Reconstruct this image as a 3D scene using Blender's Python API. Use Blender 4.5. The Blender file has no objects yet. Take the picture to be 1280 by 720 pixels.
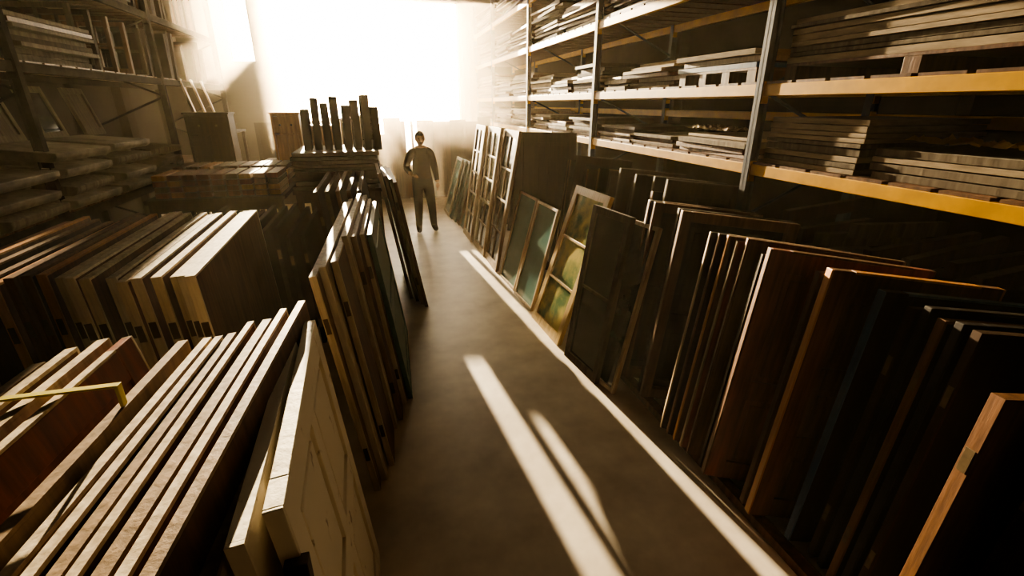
import bpy, bmesh, math, random
from mathutils import Vector, Matrix
R=random.Random(7)
scn=bpy.context.scene
COL=scn.collection
# ------------------------------------------------------------ materials
def mat(name,c1,c2=None,rough=.6,scale=4,stretch=(1,1,1),bump=.15,metal=0,spec=.4,lo=.32,hi=.68):
    m=bpy.data.materials.new(name); m.use_nodes=True
    nt=m.node_tree; b=nt.nodes['Principled BSDF']
    c2=c2 or tuple(x*.7 for x in c1)
    tc=nt.nodes.new('ShaderNodeTexCoord'); mp=nt.nodes.new('ShaderNodeMapping')
    mp.inputs['Scale'].default_value=stretch
    nt.links.new(tc.outputs['Object'],mp.inputs['Vector'])
    n=nt.nodes.new('ShaderNodeTexNoise'); n.inputs['Scale'].default_value=scale
    n.inputs['Detail'].default_value=6; n.inputs['Roughness'].default_value=.6
    nt.links.new(mp.outputs['Vector'],n.inputs['Vector'])
    r=nt.nodes.new('ShaderNodeValToRGB')
    r.color_ramp.elements[0].position=lo; r.color_ramp.elements[1].position=hi
    r.color_ramp.elements[0].color=(*c2,1); r.color_ramp.elements[1].color=(*c1,1)
    nt.links.new(n.outputs['Fac'],r.inputs['Fac'])
    nt.links.new(r.outputs['Color'],b.inputs['Base Color'])
    b.inputs['Roughness'].default_value=rough; b.inputs['Metallic'].default_value=metal
    b.inputs['Specular IOR Level'].default_value=spec
    if bump:
        bp=nt.nodes.new('ShaderNodeBump'); bp.inputs['Strength'].default_value=bump
        bp.inputs['Distance'].default_value=.01
        nt.links.new(n.outputs['Fac'],bp.inputs['Height']); nt.links.new(bp.outputs['Normal'],b.inputs['Normal'])
    return m
G=(9,9,.8)
M={}
M['cream']=mat('cream_paint',(.66,.56,.41),(.34,.26,.165),.55,3,G,.2)
M['peel']=mat('peeling_cream_paint',(.92,.83,.66),(.44,.32,.19),.55,6,(2,2,1.1),.35,0,.4,.31,.37)
M['white']=mat('white_paint',(.74,.66,.53),(.46,.39,.29),.55,3,G,.15)
M['brown']=mat('brown_wood',(.17,.084,.040),(.068,.033,.015),.55,3,G,.2,0,.22)
M['red']=mat('reddish_wood',(.26,.085,.046),(.12,.04,.022),.5,3,G,.2,0,.3)
M['orange']=mat('orange_pine',(.46,.21,.065),(.26,.11,.03),.45,3,G,.2)
M['dark']=mat('dark_stained_wood',(.048,.026,.013),(.021,.012,.007),.65,3,G,.2,0,.12)
M['matt']=mat('matt_black_wood',(.014,.009,.006),(.007,.005,.003),.95,3,G,.1,0,.02)
M['black']=mat('black_paint',(.022,.016,.011),(.012,.009,.007),.6,3,G,.1,0,.15)
M['tan']=mat('bare_wood',(.31,.21,.12),(.16,.105,.055),.6,3,G,.25)
M['gilt']=mat('gilded_frame',(.66,.50,.26),(.42,.29,.12),.35,5,G,.2,0,.6)
M['grey']=mat('weathered_grey_wood',(.19,.155,.11),(.105,.084,.06),.8,3,G,.2,0,.15)
M['dgrey']=mat('dusty_dark_wood',(.085,.067,.047),(.042,.032,.022),.85,3,G,.2,0,.1)
M['green']=mat('green_paint',(.035,.11,.085),(.018,.06,.05),.5,3,G,.1)
M['blue']=mat('blue_paint',(.03,.08,.18),(.015,.04,.09),.45,3,G,.1)
M['card']=mat('pale_board',(.37,.29,.19),(.22,.17,.11),.75,3,(2,2,14),.2,0,.2)
M['yellow']=mat('yellow_beam_paint',(.62,.33,.006),(.44,.23,.005),.5,6,(1,1,1),.05,0,.3)
M['bluepost']=mat('blue_post_paint',(.05,.065,.09),(.028,.034,.05),.6,6,(1,1,1),.05,0,.25)
M['steel']=mat('dull_steel',(.045,.036,.028),(.022,.018,.014),.9,8,(1,1,1),.05,0,.05)
M['brass']=mat('tarnished_brass',(.12,.085,.045),(.06,.04,.02),.5,10,(1,1,1),.05,.5)
M['strap']=mat('yellow_strap',(.6,.52,.1),(.5,.42,.08),.5)
M['paper']=mat('torn_yellow_wrapping',(.75,.52,.16),(.6,.38,.1),.8,8,(1,1,1),.1)
M['porcelain']=mat('grimy_stone',(.29,.25,.20),(.14,.115,.088),.7,5,(1,1,1),.1,0,.2)
M['floor']=mat('concrete_floor',(.86,.77,.63),(.62,.53,.42),.44,2.6,(1,1,1),.1,0,.5)
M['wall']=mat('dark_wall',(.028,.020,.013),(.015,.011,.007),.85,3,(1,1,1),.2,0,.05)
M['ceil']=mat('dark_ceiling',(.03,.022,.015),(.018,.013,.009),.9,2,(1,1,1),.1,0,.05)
M['asphalt']=mat('yard_ground',(.6,.56,.5),(.48,.44,.38),.9,2,(1,1,1),.1)
M['skin']=mat('skin',(.26,.14,.085),(.22,.115,.07),.8,6,(1,1,1),0,0,.08)
M['hair']=mat('hair',(.05,.03,.014),(.025,.014,.008),.7,30,(1,1,.2),.3)
M['shirt']=mat('brown_work_shirt',(.032,.016,.008),(.02,.011,.006),1,12,(1,1,1),.2,0,0)
M['jeans']=mat('work_trousers',(.018,.012,.008),(.012,.008,.006),1,14,(1,1,1),.2,0,0)
M['shoe']=mat('leather_shoe',(.03,.02,.012),(.02,.012,.008),.6,14,(1,1,1),.1)
def glass(name,c,rough=.06):
    m=mat(name,c,tuple(x*.6 for x in c),rough,1.5,(1,1,1),0,0,.9); return m
M['glass']=glass('teal_old_glass',(.17,.32,.29),.12)
M['glassdk']=glass('dark_glass',(.03,.05,.04),.1)
M['glassgr']=mat('green_amber_glass',(.60,.52,.22),(.12,.21,.11),.15,3,(1,1,1),0,0,.9,.4,.6)  # greenish pane; amber and green reflections mixed into its colour
# ------------------------------------------------------------ mesh helper
class Mb:
    def __init__(s): s.v=[];s.f=[];s.mi=[];s.mats=[]
    def m(s,k):
        if k not in s.mats: s.mats.append(k)
        return s.mats.index(k)
    def box(s,x0,x1,y0,y1,z0,z1,k,M4=None):
        n=len(s.v)
        c=[(x0,y0,z0),(x1,y0,z0),(x1,y1,z0),(x0,y1,z0),(x0,y0,z1),(x1,y0,z1),(x1,y1,z1),(x0,y1,z1)]
        if M4 is not None: c=[tuple(M4@Vector(q)) for q in c]
        s.v+=c
        i=s.m(k)
        for q in [(0,3,2,1),(4,5,6,7),(0,1,5,4),(1,2,6,5),(2,3,7,6),(3,0,4,7)]:
            s.f.append(tuple(n+a for a in q)); s.mi.append(i)
    def cyl(s,p,q,r,k,seg=10):
        p=Vector(p);q=Vector(q);d=(q-p).normalized();a=d.orthogonal().normalized();b=d.cross(a)
        n=len(s.v);i=s.m(k)
        for e in (p,q):
            for j in range(seg):
                t=2*math.pi*j/seg; s.v.append(tuple(e+a*math.cos(t)*r+b*math.sin(t)*r))
        for j in range(seg):
            s.f.append((n+j,n+(j+1)%seg,n+seg+(j+1)%seg,n+seg+j));s.mi.append(i)
        s.f.append(tuple(n+j for j in range(seg))[::-1]);s.mi.append(i)
        s.f.append(tuple(n+seg+j for j in range(seg)));s.mi.append(i)
    def obj(s,name,parent=None,bevel=0,smooth=False):
        me=bpy.data.meshes.new(name); me.from_pydata(s.v,[],s.f)
        for k in s.mats: me.materials.append(M[k])
        for p,i in zip(me.polygons,s.mi): p.material_index=i; p.use_smooth=smooth
        me.update()
        o=bpy.data.objects.new(name,me); COL.objects.link(o)
        if parent: o.parent=parent
        if bevel:
            b=o.modifiers.new('bevel','BEVEL'); b.width=bevel; b.segments=2; b.limit_method='ANGLE'
        return o
def empty(name):
    e=bpy.data.objects.new(name,None); COL.objects.link(e); return e
# ------------------------------------------------------------ door / window builders (local x width, y thickness, z height)
def door_mesh(w,h,t,face,edge,rows=(.38,.62),cols=2):
    b=Mb(); s=.11 if w>.5 else .07
    e=.01; ed=edge or face
    b.box(e,s,0,t,0,h,face); b.box(0,e,0,t,0,h,ed); b.box(w-s,w-e,0,t,0,h,face); b.box(w-e,w,0,t,0,h,ed)
    b.box(s,w-s,0.001,t-.001,h-e,h+.0005,ed)
    n=len(rows); rail=.12
    free=h-rail*(n+1); z=0
    b.box(s,w-s,.002,t-.002,0,rail,face); z=rail
    tot=sum(rows)
    cw=(w-2*s-(cols-1)*.09)/cols
    for r in rows:
        ph=free*r/tot
        for c in range(cols):
            x=s+c*(cw+.09)
            b.box(x,x+cw,t*.34,t*.66,z,z+ph,face)
            if cw>.1: b.box(x+.035,x+cw-.035,t*.16,t*.84,z+.035,z+ph-.035,face)
            if c<cols-1: b.box(x+cw,x+cw+.09,.002,t-.002,z,z+ph,face)
        z+=ph
        b.box(s,w-s,.002,t-.002,z,min(z+rail,h-e),face); z+=rail
    return b
def window_mesh(w,h,t,fr,gl,nx=1,nz=2,s=.06,bars=.025):
    b=Mb()
    b.box(0,s,0,t,0,h,fr);b.box(w-s,w,0,t,0,h,fr);b.box(s,w-s,0,t,0,s*1.2,fr);b.box(s,w-s,0,t,h-s,h,fr)
    for i in range(1,nx):
        x=s+(w-2*s)*i/nx; b.box(x-bars/2,x+bars/2,.004,t-.004,s*1.2,h-s,fr)
    for i in range(1,nz):
        z=s*1.2+(h-2.2*s)*i/nz; b.box(s,w-s,.003,t-.003,z-bars/2,z+bars/2,fr)
    if gl: b.box(s-.005,w-s+.005,t*.45,t*.55,s*1.1,h-s*.9,gl)
    return b
def slab_mesh(w,h,t,face,edge=None):
    b=Mb(); e=.012
    b.box(e,w-e,0,t,0,h-e,face); ed=edge or face
    b.box(0,e,0,t,0,h,ed); b.box(w-e,w,0,t,0,h,ed); b.box(e,w-e,0,t,h-e,h,ed)
    for z in (.2*h,.8*h): b.box(-.002,0,.006,t-.006,z-.045,z+.045,'brass')
    return b
def frame_of(A,wv,hv):
    w=Vector(wv).normalized(); h=Vector(hv); h=(h-w*h.dot(w)).normalized(); n=h.cross(w)
    m=Matrix((( w.x,n.x,h.x,A[0]),(w.y,n.y,h.y,A[1]),(w.z,n.z,h.z,A[2]),(0,0,0,1)))
    return m
def put(b,name,A,wv,hv,parent=None,bevel=.003):
    o=b.obj(name,parent,bevel); o.matrix_world=frame_of(A,wv,hv); return o
# ------------------------------------------------------------ room
X0,X1,Y0,Y1,ZC=-4.6,4.6,-3.0,15.0,5.3
def shell(name,x0,x1,y0,y1,z0,z1,k):
    b=Mb(); b.box(x0,x1,y0,y1,z0,z1,k); return b.obj(name)
shell('floor',X0,X1,Y0,Y1+.3,-.15,0,'floor')
shell('ground_yard',-30,30,Y1+.3,60,-.2,-.02,'asphalt')
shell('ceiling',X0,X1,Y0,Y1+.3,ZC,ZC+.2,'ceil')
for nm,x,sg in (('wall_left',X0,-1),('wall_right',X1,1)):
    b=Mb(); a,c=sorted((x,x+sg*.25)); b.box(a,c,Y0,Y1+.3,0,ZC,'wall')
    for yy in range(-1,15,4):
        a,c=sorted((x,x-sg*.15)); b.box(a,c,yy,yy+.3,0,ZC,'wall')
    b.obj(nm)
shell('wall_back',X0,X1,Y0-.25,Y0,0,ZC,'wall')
OX0,OX1,OZ=-2.35,2.45,4.8
b=Mb()
wx0,wx1,wz0,wz1=-3.45,-2.85,3.2,4.8
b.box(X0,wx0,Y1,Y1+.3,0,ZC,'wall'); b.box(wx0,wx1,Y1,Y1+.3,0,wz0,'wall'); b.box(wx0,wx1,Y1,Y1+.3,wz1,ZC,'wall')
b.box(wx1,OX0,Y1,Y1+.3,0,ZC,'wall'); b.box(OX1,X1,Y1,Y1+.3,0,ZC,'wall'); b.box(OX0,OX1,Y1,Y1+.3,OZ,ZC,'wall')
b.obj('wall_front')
b=Mb(); 
b.box(wx0,wx0+.03,Y1-.02,Y1+.1,wz0,wz1,'steel');b.box(wx1-.03,wx1,Y1-.02,Y1+.1,wz0,wz1,'steel')
b.box(wx0,wx1,Y1-.02,Y1+.1,wz0,wz0+.03,'steel');b.box(wx0,wx1,Y1-.02,Y1+.1,wz1-.03,wz1,'steel')
b.obj('window_1')  # high framed opening put in to give the glare of a lamp
b=Mb()
b.box(OX0-.12,OX0,Y1-.06,Y1,0,OZ+.12,'steel');b.box(OX1,OX1+.12,Y1-.06,Y1,0,OZ+.12,'steel');b.box(OX0,OX1,Y1-.06,Y1,OZ,OZ+.12,'steel')
b.obj('door_1',None,0)
for yy in (2,5.5,9,12.5):
    b=Mb(); b.box(X0,X1,yy,yy+.12,4.95,5.07,'steel'); b.box(X0,X1,yy,yy+.12,5.2,5.3,'steel')
    for i in range(12):
        x=X0+.4+i*.75; b.cyl((x,yy+.06,5.02),(x+.37,yy+.06,5.25),.025,'steel',6); b.cyl((x+.37,yy+.06,5.25),(x+.75,yy+.06,5.02),.025,'steel',6)
    b.obj('roof_truss')
# ------------------------------------------------------------ flat stacks
def flat_stack(name,x0,x1,y0,y1,z0,n,t,mats,parent=None,jit=.03,pallet=False):
    b=Mb(); z=z0
    if pallet:
        for j in range(4):
            yy=y0+(y1-y0-.1)*j/3; b.box(x0,x1,yy,yy+.1,z,z+.09,'brown')
        b.box(x0,x1,y0,y1,z+.09,z+.11,'brown'); z+=.11
    for i in range(n):
        tt=t*R.uniform(.7,1.25); a=R.uniform(-jit,jit);c=R.uniform(-jit,jit)*1.6
        rot=Matrix.Translation(((x0+x1)/2,(y0+y1)/2,0))@Matrix.Rotation(R.uniform(-.8,.8)*jit,4,'Z')@Matrix.Translation((-(x0+x1)/2,-(y0+y1)/2,0))
        b.box(x0+a,x1+a,y0+c,y1+c,z,z+tt*.86,R.choice(mats),rot); z+=tt
    o=b.obj(name,parent,.002); return o,z
# ------------------------------------------------------------ racks
def rack(name,xf,xb,ys,levels,beamk,postk,ztop,rear=()):
    e=empty(name)
    b=Mb()
    for y in ys:
        for x in (xf,xb):
            b.box(x-.04,x+.04,y-.004,y+.004,0,ztop,postk)
            b.box(x-.04,x-.034,y-.035,y+.035,0,ztop,postk); b.box(x+.034,x+.04,y-.035,y+.035,0,ztop,postk)
            b.box(x-.07,x+.07,y-.06,y+.06,0,.012,postk)
        z=.3; k=0
        while z<ztop-.6:
            p=(xf,y,z);q=(xb,y,z+.5)
            if k%2: p,q=(xb,y,z),(xf,y,z+.5)
            b.cyl(p,q,.014,postk,6); z+=.5;k+=1
    o=b.obj('posts',e)
    b=Mb()
    for L in list(levels)+[-q for q in rear]:
        for i in range(len(ys)-1):
            a,c=ys[i]+.04,ys[i+1]-.04
            for x in ((xf,xb) if L>0 else (xb,)):
                l=abs(L)
                b.box(x-.025,x+.025,a,c,l-.105,l-.02,beamk)
                b.box(x-.03,x+.03,a-.035,a,l-.16,l,beamk);b.box(x-.03,x+.03,c,c+.035,l-.16,l,beamk)
    b.obj('beams',e,.004)
    b=Mb()
    for L in levels:
        y=ys[0]
        while y<ys[-1]-.3:
            b.box(xf-.02,xb+.02,y+.02,y+.26,L-.02,L-.002,'brown'); y+=.28
    b.obj('deck_boards',e)
    return e
YS=[.25,3.36,6.47,9.58,12.6,14.8]
L1,L2,L3,L4=1.77,2.36,3.2,4.0
rack('pallet_rack',2.9,4.0,YS,[L1,L2,L3,L4],'yellow','bluepost',4.7,(2.14,))
pale=['card','card','grey','tan']
mix=['tan','brown','card','grey','dark','brown','brown','dgrey']
flat_stack('board_stack',2.93,3.95,2.45,3.25,L1,9,.042,['card','card','card','grey'],None,.012)
flat_stack('board_stack',2.95,3.95,1.5,2.35,L1,4,.045,['card','grey'],None,.02)
flat_stack('board_stack',2.95,3.95,.4,1.45,L1,5,.045,['card','grey'],None,.02)
for (a,c,n) in ((3.5,4.5,4),(4.6,5.4,3),(5.5,6.35,5),(6.6,7.5,6),(7.6,8.6,4),(8.7,9.5,6),(9.7,10.9,8),(11,12.4,7),(12.75,14.6,9)):
    flat_stack('plank_stack',2.96,3.9,a,c,L1,n,.042,mix,None,.08)
flat_stack('board_stack',2.93,3.95,.5,3.2,L2,8,.038,['card','card','grey'],None,.012,True)
flat_stack('board_stack',2.93,3.9,3.5,4.55,L2,3,.045,['card','blue','tan'],None,.03,True)
for (a,c,n) in ((4.7,5.6,7),(5.7,6.3,4),(6.6,7.4,8),(7.5,8.3,5),(8.4,9.4,7),(9.7,11,9),(11.1,12.4,8),(12.75,14.6,12)):
    flat_stack('plank_stack',2.96,3.9,a,c,L2,n,.045,pale+['brown','dark','brown'],None,.08)
for (a,c,n) in ((.5,3.2,5),(3.5,5,6),(5.1,6.3,10),(6.6,8,9),(8.1,9.4,12),(9.7,11,10),(11.1,12.4,12),(12.75,14.6,12)):
    flat_stack('plank_stack',2.96,3.9,a,c,L3,n,.042,mix,None,.08)
for (a,c,n) in ((5.1,6.3,9),(6.6,8,12),(8.1,9.4,9),(9.7,12.2,12),(12.75,14.6,12)):
    flat_stack('plank_stack',2.96,3.9,a,c,L4,n,.04,mix,None,.08)
e=empty('torn_wrapping_paper')
def crumple(loc,s,k):
    bm=bmesh.new(); bmesh.ops.create_grid(bm,x_segments=12,y_segments=9,size=.5)
    for v in bm.verts: v.co=Vector((v.co.x*s+R.uniform(-.02,.02),v.co.y*s*1.1+R.uniform(-.02,.02),abs(R.gauss(.01,.016))))
    me=bpy.data.meshes.new('sheet'); bm.to_mesh(me); bm.free(); me.materials.append(M[k]); o=bpy.data.objects.new('sheet',me); COL.objects.link(o); o.parent=e; o.location=loc
for yy,zz in ((.9,.26),(1.25,.26),(1.8,.21),(2.15,.21)): crumple((3.15+R.uniform(0,.3),yy,L1+zz),.3,'paper')
for yy in (3.9,4.3): crumple((3.15,yy,L1+.2),.3,'card')
e=empty('leaning_planks')
for i in range(6):
    b=Mb(); b.box(0,.09,0,.04,0,R.uniform(3.6,4.5),R.choice(['dark','matt','brown'])); o=b.obj('plank_%d'%i,e,0)
    o.matrix_world=Matrix.Translation((2.52+i*.055,14.35+R.uniform(0,.1),0))@Matrix.Rotation(-.10,4,'X')
# ------------------------------------------------------------ right near door stacks
rail=Mb(); rail.box(1.82,1.89,.3,3.3,0,.06,'brown'); rail.obj('timber_skid',None,.004)
def rdoor(par,name,x,y,face,edge,h=1.42,w=.82,ang=.35,t=.04,kind='panel',tilt=.11,ly=0):
    if kind=='panel': b=door_mesh(w,h,t,face,edge,R.choice([(.4,.6),(.3,.3,.4),(.5,.5)]),R.choice([1,2]))
    elif kind=='slab': b=slab_mesh(w,h,t,face,edge)
    elif kind=='win': b=window_mesh(w,h,t,face,edge,2,3)
    else: b=window_mesh(w,h,t,face,None,1,1,.07)
    put(b,name,(x,y,.085),(math.cos(ang),-math.sin(ang),-tilt),(tilt,ly,1),par)
e=empty('door_stack')
for i in range(5):
    rdoor(e,'door_%d'%i,1.72+.006*i,2.42-.07*i,R.choice(['brown','red','dark']),['tan','brown','orange','tan','brown'][i],1.42+R.uniform(-.02,.02),.8,.45,.035)
e=empty('door_stack')
rdoor(e,'door_1',1.73,1.95,'red','brown',1.43,.8,.4,.045); rdoor(e,'door_2',1.75,2.01,'brown','dark',1.38,.8,.4,.04)
e=empty('door_stack')
rdoor(e,'door_1',1.78,1.62,'brown','orange',1.42,.8,.3,.045); rdoor(e,'door_2',1.80,1.69,'brown','brown',1.38,.8,.3,.04)
e=empty('door_stack')
rdoor(e,'door_1',1.86,1.42,'black','blue',1.38,.8,.25,.04)
for i in range(5):
    rdoor(e,'frame_%d'%i,1.90-.01*i,1.31-.065*i,'black',['dark','black','brown','black','dark'][i],1.36+R.uniform(-.02,.02),.85,.2,.035,'panel' if i%2 else 'slab')
e=empty('door_stack')
rdoor(e,'door_1',1.70,.84,'brown','brown',1.25,.85,.15,.045,'slab'); rdoor(e,'door_2',1.76,.68,'dark','dark',1.2,.85,.15,.045,'slab')
e=empty('door_stack')
rdoor(e,'door_1',1.78,2.80,'brown','tan',1.45,.8,.3,.05,'open'); rdoor(e,'door_2',1.8,2.87,'dark','dark',1.45,.8,.3,.05)
rdoor(e,'door_3',1.76,3.12,'brown','brown',1.45,.8,.3,.05,'open'); rdoor(e,'door_4',1.76,3.2,'dark','brown',1.45,.8,.3,.05)
e=empty('door_stack')
y=3.55;i=0
while y<9.0:
    rdoor(e,'door_%d'%i,2.14+R.uniform(-.05,.05),y,R.choice(['dark','dark','matt','black']),R.choice(['dark','dark','brown']),1.5+R.uniform(-.1,.08),.7,.15,.04)
    y+=R.uniform(.11,.22); i+=1
e=empty('salvaged_timber_pile')
for i in range(14):
    b=Mb(); b.box(0,R.uniform(.8,1.0),0,.06,0,.1,R.choice(['dark','dark','dgrey']))
    o=b.obj('beam_%d'%i,e,.004); o.matrix_world=Matrix.Translation((2.98+R.uniform(0,.15),.45+i*.2,1.2+R.uniform(0,.15)))@Matrix.Rotation(R.uniform(-.15,.15),4,'Z')@Matrix.Rotation(R.uniform(-.1,.05),4,'Y')
b=Mb(); b.box(3.0,3.9,.4,3.2,0,1.08,'dark'); 
for k in range(5): b.box(2.98,3.0,.45+k*.55,.92+k*.55,.1,1.0,'black')
b.obj('storage_cabinet',None,.004)
# ------------------------------------------------------------ leaning windows (mid right)
def lwin(name,xb,yfar,w,h,fr,gl,lean,nx,nz,dx=.04,t=.04,s=.06):
    b=window_mesh(w,h,t,fr,gl,nx,nz,s)
    return put(b,name,(xb,yfar,0.0),(dx,-1,0),(lean,0,1))
lwin('salvaged_window',1.46,4.62,.72,1.5,'gilt','glassgr',.33,1,3,.05,.045,.08)
lwin('salvaged_window',1.50,3.72,.55,1.42,'dgrey','glassdk',.16,1,2,.12,.045,.06)
lwin('salvaged_window',1.58,3.42,.42,1.38,'cream','glassdk',.22,1,1,.15,.04,.03)
lwin('salvaged_window',1.44,6.05,.62,1.18,'cream','glass',.26,1,1,.05,.04,.03)
lwin('salvaged_window',1.46,5.36,.60,1.18,'cream','glass',.26,1,1,.05,.04,.03)
lwin('french_door',1.36,8.55,.75,1.9,'cream','glassdk',.16,2,5,.0,.045,.08)
lwin('french_door',1.40,7.70,.75,1.9,'cream','glassdk',.16,2,5,.0,.045,.08)
lwin('french_door',1.42,6.92,.72,1.9,'tan','glassdk',.18,2,4,.0,.045,.09)
b=door_mesh(.8,1.85,.05,'dark','dark'); put(b,'salvaged_door',(1.72,6.3,0),(.9,-.45,0),(0,.05,1))
b=door_mesh(.8,1.85,.05,'dark','brown'); put(b,'salvaged_door',(1.74,6.45,0),(.9,-.45,0),(0,.05,1))
for i in range(6):
    lwin('salvaged_window',1.27+.03*i,10.6-.28*i,.7,1.2,R.choice(['green','white','dark']),'glass',.3,1,1,.0,.04,.05)
# ------------------------------------------------------------ left foreground stacks (run along Y)
def ldoor(par,name,xt,y0,y1,zt,lean,face,edge,t=.04,kind='slab',rot=0.0,rows=(.5,.5),cols=1):
    w=y1-y0; h=math.hypot(zt,lean)
    if kind=='panel': b=door_mesh(w,h,t,face,edge,rows,cols)
    elif kind=='win': b=window_mesh(w,h,t,face,None,1,1,.08)
    else: b=slab_mesh(w,h,t,face,edge)
    return put(b,name,(xt+lean,y0,0),(rot,1,0),(-lean,0,zt),par)
o=ldoor(None,'panelled_door',-.28,.93,1.98,1.36,.13,'peel','peel',.045,'panel',-.04,(.5,.5),2)
e=empty('mortice_lock')
b=Mb(); b.box(-.035,0,-.003,.05,-.09,.09,'brass'); b.cyl((-.02,.02,.03),(-.08,.02,.03),.012,'brass'); b.cyl((-.075,.02,.03),(-.11,.02,.03),.028,'brass',14)
l=b.obj('lock_case',e,.002); l.matrix_world=Matrix.Translation((-.25,.935,1.12))@Matrix.Rotation(math.radians(-90),4,'Z')@Matrix.Rotation(math.pi,4,'Z')
e=empty('door_stack')
ldoor(e,'door_1',-.345,.86,1.97,1.35,.13,'peel','peel',.04,'slab',-.03)
ldoor(e,'door_2',-.40,.82,1.90,1.30,.13,'white','cream',.045,'slab',-.02)
e=empty('door_stack')
xs=[-.475,-.53,-.58,-.625,-.675,-.72]
for i,x in enumerate(xs):
    ldoor(e,'door_%d'%i,x,.45+R.uniform(-.05,.1),[2.05,2.03,1.98,1.95,1.90,1.86][i],1.40+[.02,.0,-.02,-.01,-.03,-.02][i],.10,['brown','brown','red','brown','brown','brown'][i],['tan','cream','tan','cream','tan','cream'][i],[.03,.026,.034,.024,.03,.026][i],'slab',.06+R.uniform(-.012,.012))
e=empty('door_stack')
ldoor(e,'door_1',-.80,.4,1.95,1.34,.08,'tan','cream',.03,'slab',.06)
ldoor(e,'door_2',-.86,.4,1.9,1.36,.10,'tan','tan',.035,'slab',.06)
ldoor(e,'door_3',-.98,.4,1.85,1.42,.25,'red','cream',.035,'panel',.04)
ldoor(e,'door_4',-1.05,.4,1.85,1.42,.2,'cream','cream',.04,'slab',.04)
ldoor(e,'door_5',-1.12,.4,1.80,1.42,.2,'brown','cream',.04,'slab',.04)
ldoor(e,'door_6',-1.19,.4,1.75,1.40,.2,'tan','tan',.04,'slab',.04)
for i in range(6):
    ldoor(e,'door_%d'%(7+i),-1.28-.09*i,.4,1.85-.03*i,1.30-.03*i,.15,'dark',R.choice(['dark','brown','black']),.04,'slab',.04)
b=Mb(); b.box(-1.09,-.80,1.46,1.485,1.425,1.432,'strap'); b.box(-.81,-.80,1.46,1.485,1.36,1.43,'strap'); b.obj('packing_strap',None,.002)
# second row
e=empty('door_stack')
i=0
for x,face,edge,dy in ((-.90,'brown','white',-.05),(-.95,'brown','white',0),(-1.0,'brown','cream',.05),(-1.06,'brown','cream',.0),(-1.18,'brown','white',.08),(-1.23,'brown','cream',.05),(-1.29,'brown','white',.1),(-1.40,'brown','cream',.1),(-1.46,'brown','white',.1),(-1.52,'brown','cream',.15)):
    ldoor(e,'door_%d'%i,x,2.52+dy,4.1+dy,1.42+R.uniform(-.02,.02),.09,face,edge,.045,'slab',-.03); i+=1
e=empty('door_stack')
for i in range(9):
    ldoor(e,'door_%d'%i,-1.64-.075*i,2.7+R.uniform(-.1,.1),4.3+R.uniform(-.1,.1),1.40+R.uniform(-.03,.02),.05,R.choice(['dark','brown']),R.choice(['brown','red','orange','brown']),.04,'slab',-.03)
e=empty('door_stack')
for i in range(12):
    ldoor(e,'door_%d'%i,-.72-.12*i,4.6+R.uniform(-.1,.1),6.0,1.1+R.uniform(-.03,.04),.05,'matt',R.choice(['matt','dark','matt']),.04,'slab',0)
# aisle stack centre-left
e=empty('door_stack')
L=[(-.36,2.42,'tan','cream',1.40),(-.32,2.5,'cream','white',1.42),(-.27,2.62,'brown','cream',1.41),(-.235,3.0,'white','cream',1.45),(-.19,3.1,'brown','tan',1.42),(-.15,3.3,'tan','cream',1.38),(-.10,3.36,'green','green',1.36)]
for i,(x,y0,f,ed,zt) in enumerate(L):
    ldoor(e,'door_%d'%i,x,y0,4.5+R.uniform(-.1,.15),zt,.18,f,ed,.036,'panel' if i in(1,3,6) else 'slab',.03)
e=empty('door_stack')
for i,(x,f,ed) in enumerate([(.0,'dark','brown'),(.06,'brown','brown'),(.11,'brown','tan'),(.15,'brown','brown')]):
    ldoor(e,'door_%d'%i,x,5.5-.1*i,6.5,1.5-.02*i,.24,f,ed,.036,'slab',-.03)
e=empty('door_stack')
for i in range(5):
    ldoor(e,'door_%d'%i,-.2-.1*i,4.9,6.4,1.42,.15,'dark',R.choice(['dark','brown','dgrey']),.04,'slab',0)
# ------------------------------------------------------------ middle tables with stacks
def table(name,x0,x1,y0,y1,z,k='dark'):
    b=Mb(); b.box(x0,x1,y0,y1,z-.05,z,k)
    for x in (x0+.03,x1-.11):
        for y in (y0+.03,y1-.11): b.box(x,x+.08,y,y+.08,0,z-.05,k)
    b.box(x0+.05,x1-.05,y0+.05,y0+.08,z-.17,z-.05,k); b.box(x0+.05,x1-.05,y0+.2,y1-.1,.25,.29,k)
    return b.obj(name,None,.004)
table('work_table',-2.75,-1.2,6.6,8.2,1.12); table('work_table',-1.15,.0,6.9,8.3,1.12)
e=empty('floorboard_bundles')
for j in range(2):
    for i in range(9):
        b=Mb()
        for k in range(4):
            b.box(0,.13,R.uniform(0,.04),.65,k*.07+j*.02+.002,k*.07+.062+j*.02,R.choice(['red','red','brown','orange']))
        o=b.obj('bundle_%d'%(j*9+i),e,.003); o.location=(-2.65+i*.158,6.7+j*.7,1.12)
flat_stack('board_stack',-1.12,-.02,6.95,8.2,1.12,9,.05,['matt','dark','matt'])
e=empty('upright_panels')
for i in range(8):
    b=door_mesh(.45,[.52,.66,.60,.68,.57,.64,.70,.55][i],.095,'matt','matt',(.5,.5),1)
    put(b,'panel_%d'%i,(-.86+i*.13,7.15+R.uniform(-.08,.08),1.61),(-.10+R.uniform(-.03,.03),1,0),(R.uniform(-.02,.03),0,1),e)
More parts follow.
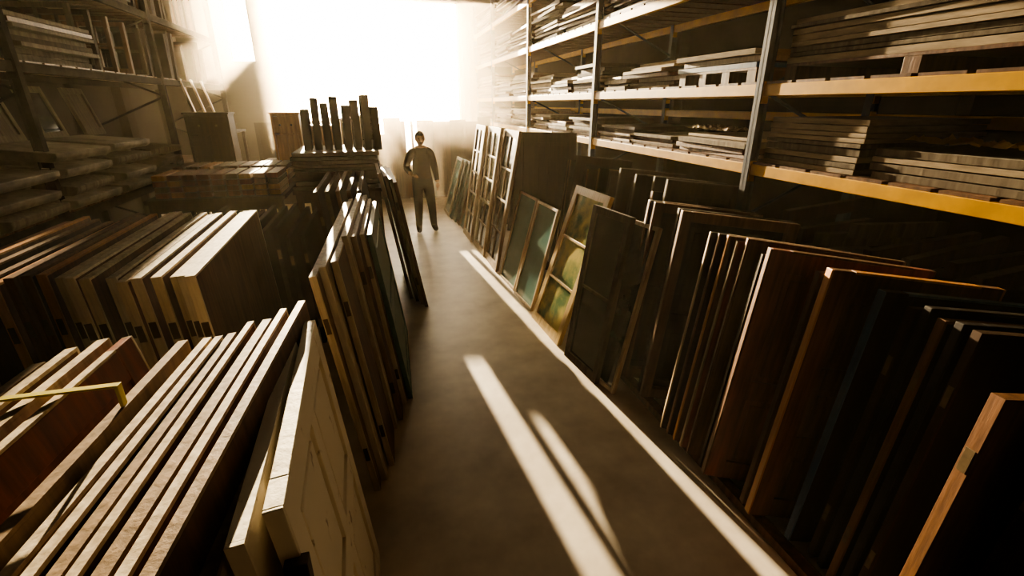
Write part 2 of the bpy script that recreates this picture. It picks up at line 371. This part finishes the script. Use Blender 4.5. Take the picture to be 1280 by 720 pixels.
def cabinet(name,x,y,z,w,d,h,k):
    b=Mb(); t=.03
    b.box(0,w,0,d,0,t,k);b.box(0,w,0,d,h-t,h,k);b.box(0,t,0,d,t,h-t,k);b.box(w-t,w,0,d,t,h-t,k);b.box(t,w-t,d-.015,d,t,h-t,k)
    b.box(t,w-t,.0,.02,h*.62,h-t-.01,k); b.box(t+.01,w/2-.01,0,.02,t,h*.58,k); b.box(w/2+.01,w-t-.01,0,.02,t,h*.58,k)
    b.box(-.02,w+.02,-.02,d,h,h+.025,k)
    for q in (w*.3,w*.7): b.cyl((q,0,h*.78),(q,-.03,h*.78),.015,'brass')
    o=b.obj(name,None,.004); o.location=(x,y,z); return o
table('work_table',-1.9,-.6,8.6,9.6,1.3)
cabinet('bedside_cabinet',-1.60,8.7,1.3,.42,.4,.75,'orange')
cabinet('bedside_cabinet',-1.1,8.75,1.3,.4,.4,.55,'brown')
table('work_table',-2.95,-2.05,8.7,9.1,1.3)
cabinet('cupboard',-2.8,8.72,1.3,.6,.35,.75,'dark')
# tall doors standing between the tables and the entrance
e=empty('door_stack')
for i in range(7):
    b=door_mesh(.75,2.0+R.uniform(-.1,.2),.045,R.choice(['dark','brown','matt']),'dark',(.4,.6),2)
    put(b,'door_%d'%i,(-.52+i*.07,9.8+R.uniform(-.05,.05),0),(-.06,1,0),(-.04,0,1),e)
# ------------------------------------------------------------ added row of doors by the entrance, slotted to cut sun into streaks
e=empty('door_rack_row')
i=0
x=-2.6
slots=[(-.17,0.0,1.36),(.075,.16,1.52),(.65,.78,.80),(.84,.93,.80)]
while x<2.7:
    w=R.uniform(.28,.42)
    x2=x+w
    for a,c,_ in slots:
        if x<a<x2: x2=a
        if a<=x<c: x=c; x2=x+w
    for a,c,_ in slots:
        if x<a<x2: x2=a
    if x2-x>.05:
        b=door_mesh(x2-x,1.80+R.uniform(-.03,.12),.045,R.choice(['brown','dark','dark']),None,(.5,.5),1) if x2-x>.2 else slab_mesh(x2-x,1.82,.045,'brown')
        put(b,'door_%d'%i,(x,12.2,0),(1,0,0),(0,.03,1),e,0)
    i+=1
    x=x2+.002
for a,c,z in slots:
    b=slab_mesh(c-a+.08,z,.04,'brown'); put(b,'low_board_%d'%i,(a-.04,12.32,0),(1,0,0),(0,.0,1),e,0); i+=1  # added sills that set where each sun streak begins
# ------------------------------------------------------------ left rack
LL=2.56
rack('pallet_rack',-2.95,-4.1,[2.3,5.45,8.6,11.7],[1.22,LL,3.4],'steel','steel',4.5)
for (a,c,n) in ((2.5,5.2,10),(5.6,6.95,8)):
    flat_stack('plank_stack',-4.0,-2.99,a,c,LL,n,.055,['grey','brown','dgrey','dgrey','dark'],None,.05)
for (a,c,n) in ((2.5,5.2,14),(5.6,8.3,14)):
    flat_stack('plank_stack',-4.0,-2.99,a,c,3.4,n,.05,['dgrey','brown','dgrey','dark'],None,.05)
e=empty('small_window_frames')
for i in range(5):
    b=window_mesh(.7,.68-.03*i,.04,R.choice(['dgrey','dark','brown']),None,2,2,.05); put(b,'frame_%d'%i,(-3.85+.07*i,7.15+i*.24,LL),(1,-.15,0),(0,.05,1),e)
for zz,hh in ((LL,.7),(3.4,.95)):
    e=empty('upright_panels')
    for i in range(14):
        b=door_mesh(.6,hh+R.uniform(-.15,.05),.045,R.choice(['matt','dark','dark','brown']),'dark',(.5,.5),1)
        put(b,'panel_%d'%i,(-3.75+R.uniform(-.05,.1),8.8+i*.2,zz),(1,-.2,0),(0,R.uniform(-.02,.12),1),e,0)
def mantel(par,name,loc,rz,tx,w,d,h,k):
    prof=[(0,0),(d-.05,0),(d-.015,.02),(d,.045),(d,h),(0,h)]
    b=Mb(); i=b.m(k); n=len(prof)
    for x in (-w/2,w/2):
        for (p,q) in prof: b.v.append((x,-p,q))
    for j in range(n): b.f.append((j,(j+1)%n,n+(j+1)%n,n+j)); b.mi.append(i)
    b.f.append(tuple(range(n))[::-1]); b.mi.append(i); b.f.append(tuple(range(n,2*n))); b.mi.append(i)
    for x in (-w*.36,w*.28): b.box(x,x+.09,-d*.75,-.05,-.06,0,k)
    o=b.obj(name,par,.008); o.matrix_world=Matrix.Translation(loc)@Matrix.Rotation(rz,4,'Z')@Matrix.Rotation(tx,4,'X')
for (yy,n) in ((3.9,3),(4.85,3),(5.85,4),(6.85,4),(7.9,3)):
    e=empty('mantel_slab_stack')
    for k in range(n):
        mantel(e,'slab_%d'%k,(-3.5+R.uniform(-.04,.04),yy,1.31+k*.15),math.pi/2+R.uniform(-.08,.08),R.uniform(.06,.12),.85,.72,.09,R.choice(['porcelain','porcelain','grey']))
for i,yy in enumerate((4.6,5.3,6.2,7.0,7.9)):
    b=window_mesh(.6,.6,.04,'grey','glassdk' if i%2 else 'grey',1,1,.07); put(b,'picture_frame',(-3.75,yy+.5,1.80),(.1,-1,0),(-.25,0,1))
for i in range(3):
    b=slab_mesh(.42,.85,.03,'white','white'); put(b,'white_panel',(-2.88+.02*i,9.35+.45*i+.4,1.74),(.25,-1,0),(-.22,0,1))
shelfb=Mb(); shelfb.box(-2.9,-2.5,9.2,11.0,1.70,1.74,'dark')
for x in (-2.88,-2.56):
    for y in (9.25,10.9): shelfb.box(x,x+.05,y,y+.05,0,1.7,'dark')
shelfb.obj('side_table',None,.003)
e=empty('door_stack')
for i in range(5):
    ldoor(e,'door_%d'%i,-2.45-.09*i,2.4,4.4,1.05+R.uniform(-.05,.05),.06,'dark',R.choice(['dark','brown']),.04,'slab',0)
# ------------------------------------------------------------ person
def skin_mesh(verts,edges,rad,sub=2,root=0):
    me=bpy.data.meshes.new('tmp'); me.from_pydata(verts,edges,[])
    o=bpy.data.objects.new('tmp',me); COL.objects.link(o)
    s=o.modifiers.new('s','SKIN'); s.use_smooth_shade=True
    for i,r in enumerate(rad):
        r=r if isinstance(r,tuple) else (r,r)
        me.skin_vertices[0].data[i].radius=r
        me.skin_vertices[0].data[i].use_root=(i==root)
    m=o.modifiers.new('u','SUBSURF'); m.levels=sub; m.render_levels=sub
    dg=bpy.context.evaluated_depsgraph_get(); ev=o.evaluated_get(dg); out=bpy.data.meshes.new_from_object(ev)
    bpy.data.objects.remove(o); return out
def person(loc,rz):
    bm=bmesh.new(); names=['skin','hair','shirt','jeans','shoe']
    def add(me,fn,M4=None):
        n=len(bm.faces); 
        if M4 is not None: me.transform(M4)
        bm.from_mesh(me); bm.faces.ensure_lookup_table()
        for f in bm.faces[n:]:
            f.material_index=names.index(fn(f.calc_center_median())); f.smooth=True
    V=[(0,0,.95),(0,.01,1.12),(0,0,1.30),(0,.01,1.45),(0,-.005,1.53),
       (-.17,.01,1.41),(-.27,.03,1.16),(-.20,-.17,1.06),
       (.17,.01,1.41),(.235,.04,1.13),(.26,-.04,.89),
       (-.095,0,.88),(-.10,-.05,.50),(-.11,.03,.09),(-.125,-.13,.04),
       (.095,0,.88),(.14,.0,.50),(.17,.06,.09),(.19,-.10,.04)]
    E=[(0,1),(1,2),(2,3),(3,4),(3,5),(5,6),(6,7),(3,8),(8,9),(9,10),(0,11),(11,12),(12,13),(13,14),(0,15),(15,16),(16,17),(17,18)]
    Rr=[(.17,.13),(.155,.12),(.185,.135),(.09,.08),.06,.085,.062,.040,.085,.062,.040,.115,.082,.060,.045,.115,.082,.060,.045]
    def bf(c):
        if c.z<.075: return 'shoe'
        if c.z<.97 and abs(c.x)<.225: return 'jeans'
        if c.z>1.485 : return 'skin'
        if c.x<-.14 and c.y<-.14: return 'skin'
        if c.x>.225 and c.z<.94: return 'skin'
        return 'shirt'
    add(skin_mesh(V,E,Rr),bf)
    for wr,dr,nr in (((-.20,-.17,1.06),Vector((.5,-.75,-.1)),Vector((0,0,1))),((.26,-.04,.89),Vector((.0,-.25,-1)),Vector((1,0,0)))):
        wr=Vector(wr); d=dr.normalized(); n=(nr-d*nr.dot(d)).normalized(); s=d.cross(n)
        add(skin_mesh([tuple(wr),tuple(wr+d*.05),tuple(wr+d*.09)],[(0,1),(1,2)],[(.028,.026),(.04,.018),(.038,.014)],2),lambda c:'skin')
        for k,(o,l) in enumerate(((-.028,.068),(-.010,.078),(.009,.072),(.027,.056))):
            b0=wr+d*.075+s*o; p1=b0+d*l*.45; p2=p1+d*l*.3-n*l*.15; p3=p2+d*l*.15-n*l*.25
            add(skin_mesh([tuple(q) for q in (b0,p1,p2,p3)],[(0,1),(1,2),(2,3)],[.0095,.009,.008,.007],1),lambda c:'skin')
        b0=wr+d*.03-s*.025; p1=b0+d*.03-s*.025; p2=p1+d*.03-s*.006-n*.01
        add(skin_mesh([tuple(q) for q in (b0,p1,p2)],[(0,1),(1,2)],[.013,.011,.008],1),lambda c:'skin')
    me=bpy.data.meshes.new('h'); hb=bmesh.new(); bmesh.ops.create_uvsphere(hb,u_segments=28,v_segments=20,radius=1)
    for v in hb.verts:
        x,y,z=v.co
        k=1-.22*max(0,-z)
        v.co=Vector((x*.076*k,y*.095*(k if y<0 else 1),z*.118))
        if y<-.6 and abs(x)<.18 and -.25<z<.05: v.co.y-=.02*(1-abs(x)/.18)
        if y<-.5 and .0<z<.2 and .2<abs(x)<.55: v.co.y+=.008
    hb.to_mesh(me); hb.free()
    hc=Vector((0,-.015,1.635))
    def hf(c):
        q=c-hc
        return 'hair' if (q.z>.055 or (q.y>.0 and q.z>-.06)) else 'skin'
    add(me,hf,Matrix.Translation(hc)@Matrix.Rotation(.15,4,'X'))
    for sx in (-1,1):
        for (p,rx,ry,rz_,mt) in (((sx*.029,-.088,.012),.012,.006,.007,'shoe'),((sx*.078,.0,-.005),.010,.02,.032,'skin')):
            hb=bmesh.new(); bmesh.ops.create_uvsphere(hb,u_segments=10,v_segments=8,radius=1,matrix=Matrix.Diagonal((rx,ry,rz_,1)))
            m2=bpy.data.meshes.new('e'); hb.to_mesh(m2); hb.free(); add(m2,lambda c,mt=mt:mt,Matrix.Translation(hc+Vector(p)))
    hb=bmesh.new(); bmesh.ops.create_uvsphere(hb,u_segments=12,v_segments=8,radius=1,matrix=Matrix.Diagonal((.024,.008,.006,1)))
    m2=bpy.data.meshes.new('m'); hb.to_mesh(m2); hb.free(); add(m2,lambda c:'shirt',Matrix.Translation(hc+Vector((0,-.083,-.062))))
    hb=bmesh.new(); bmesh.ops.create_uvsphere(hb,u_segments=20,v_segments=14,radius=1,matrix=Matrix.Diagonal((.084,.094,.095,1)))
    for v in list(hb.verts):
        if v.co.y<-.045 and v.co.z<.045: v.co.y=-.04
    m2=bpy.data.meshes.new('hr'); hb.to_mesh(m2); hb.free(); add(m2,lambda c:'hair',Matrix.Translation(hc+Vector((0,.018,.035))))
    me=bpy.data.meshes.new('person'); bm.to_mesh(me); bm.free()
    for k in names: me.materials.append(M[k])
    o=bpy.data.objects.new('person',me); COL.objects.link(o); o.location=loc; o.rotation_euler=(0,0,rz)
person((.70,8.75,0),.05)
# ------------------------------------------------------------ haze
def haze(name,y0,y1,dens,an):
    b=Mb()
    b.box(X0+.02,X1-.02,y0,y1,.004,ZC-.02,'wall'); o=b.obj(name); o.data.materials.clear()
    m=bpy.data.materials.new(name+'_dusty_air'); m.use_nodes=True; nt=m.node_tree; nt.nodes.clear()
    out=nt.nodes.new('ShaderNodeOutputMaterial'); vs=nt.nodes.new('ShaderNodeVolumeScatter')
    vs.inputs['Color'].default_value=(1,.84,.60,1); vs.inputs['Density'].default_value=dens; vs.inputs['Anisotropy'].default_value=an
    nt.links.new(vs.outputs[0],out.inputs['Volume']); o.data.materials.append(m)
haze('dust_haze',0.6,14.97,.0032,.3)
haze('dust_haze',9.3,14.96,.042,.82)
# ------------------------------------------------------------ light
w=bpy.data.worlds.new('World'); scn.world=w; w.use_nodes=True
bg=w.node_tree.nodes['Background']; bg.inputs['Color'].default_value=(1,.82,.57,1); bg.inputs['Strength'].default_value=18
s=bpy.data.lights.new('sun','SUN'); s.energy=34; s.angle=math.radians(.35); s.color=(1,.78,.49)
so=bpy.data.objects.new('sun',s); COL.objects.link(so)
dirv=Vector((.09,-1,-.16)).normalized(); so.rotation_euler=dirv.to_track_quat('-Z','Y').to_euler()
pl=bpy.data.lights.new('doorway_portal','AREA'); pl.shape='RECTANGLE'; pl.size=OX1-OX0; pl.size_y=OZ
po=bpy.data.objects.new('doorway_portal',pl); COL.objects.link(po); po.location=((OX0+OX1)/2,Y1+.32,OZ/2); po.rotation_euler=(math.radians(-90),0,0)
pl.cycles.is_portal=True
# ------------------------------------------------------------ camera
c=bpy.data.cameras.new('camera'); c.sensor_width=36; c.lens=36*600/1280; c.clip_start=.02
co=bpy.data.objects.new('camera',c); COL.objects.link(co); co.location=(0,0,2.2); co.rotation_euler=(math.radians(69),0,math.radians(-15))
scn.camera=co
scn.view_settings.view_transform='AgX'
try: scn.view_settings.look='AgX - High Contrast'
except Exception as ex: print(ex)
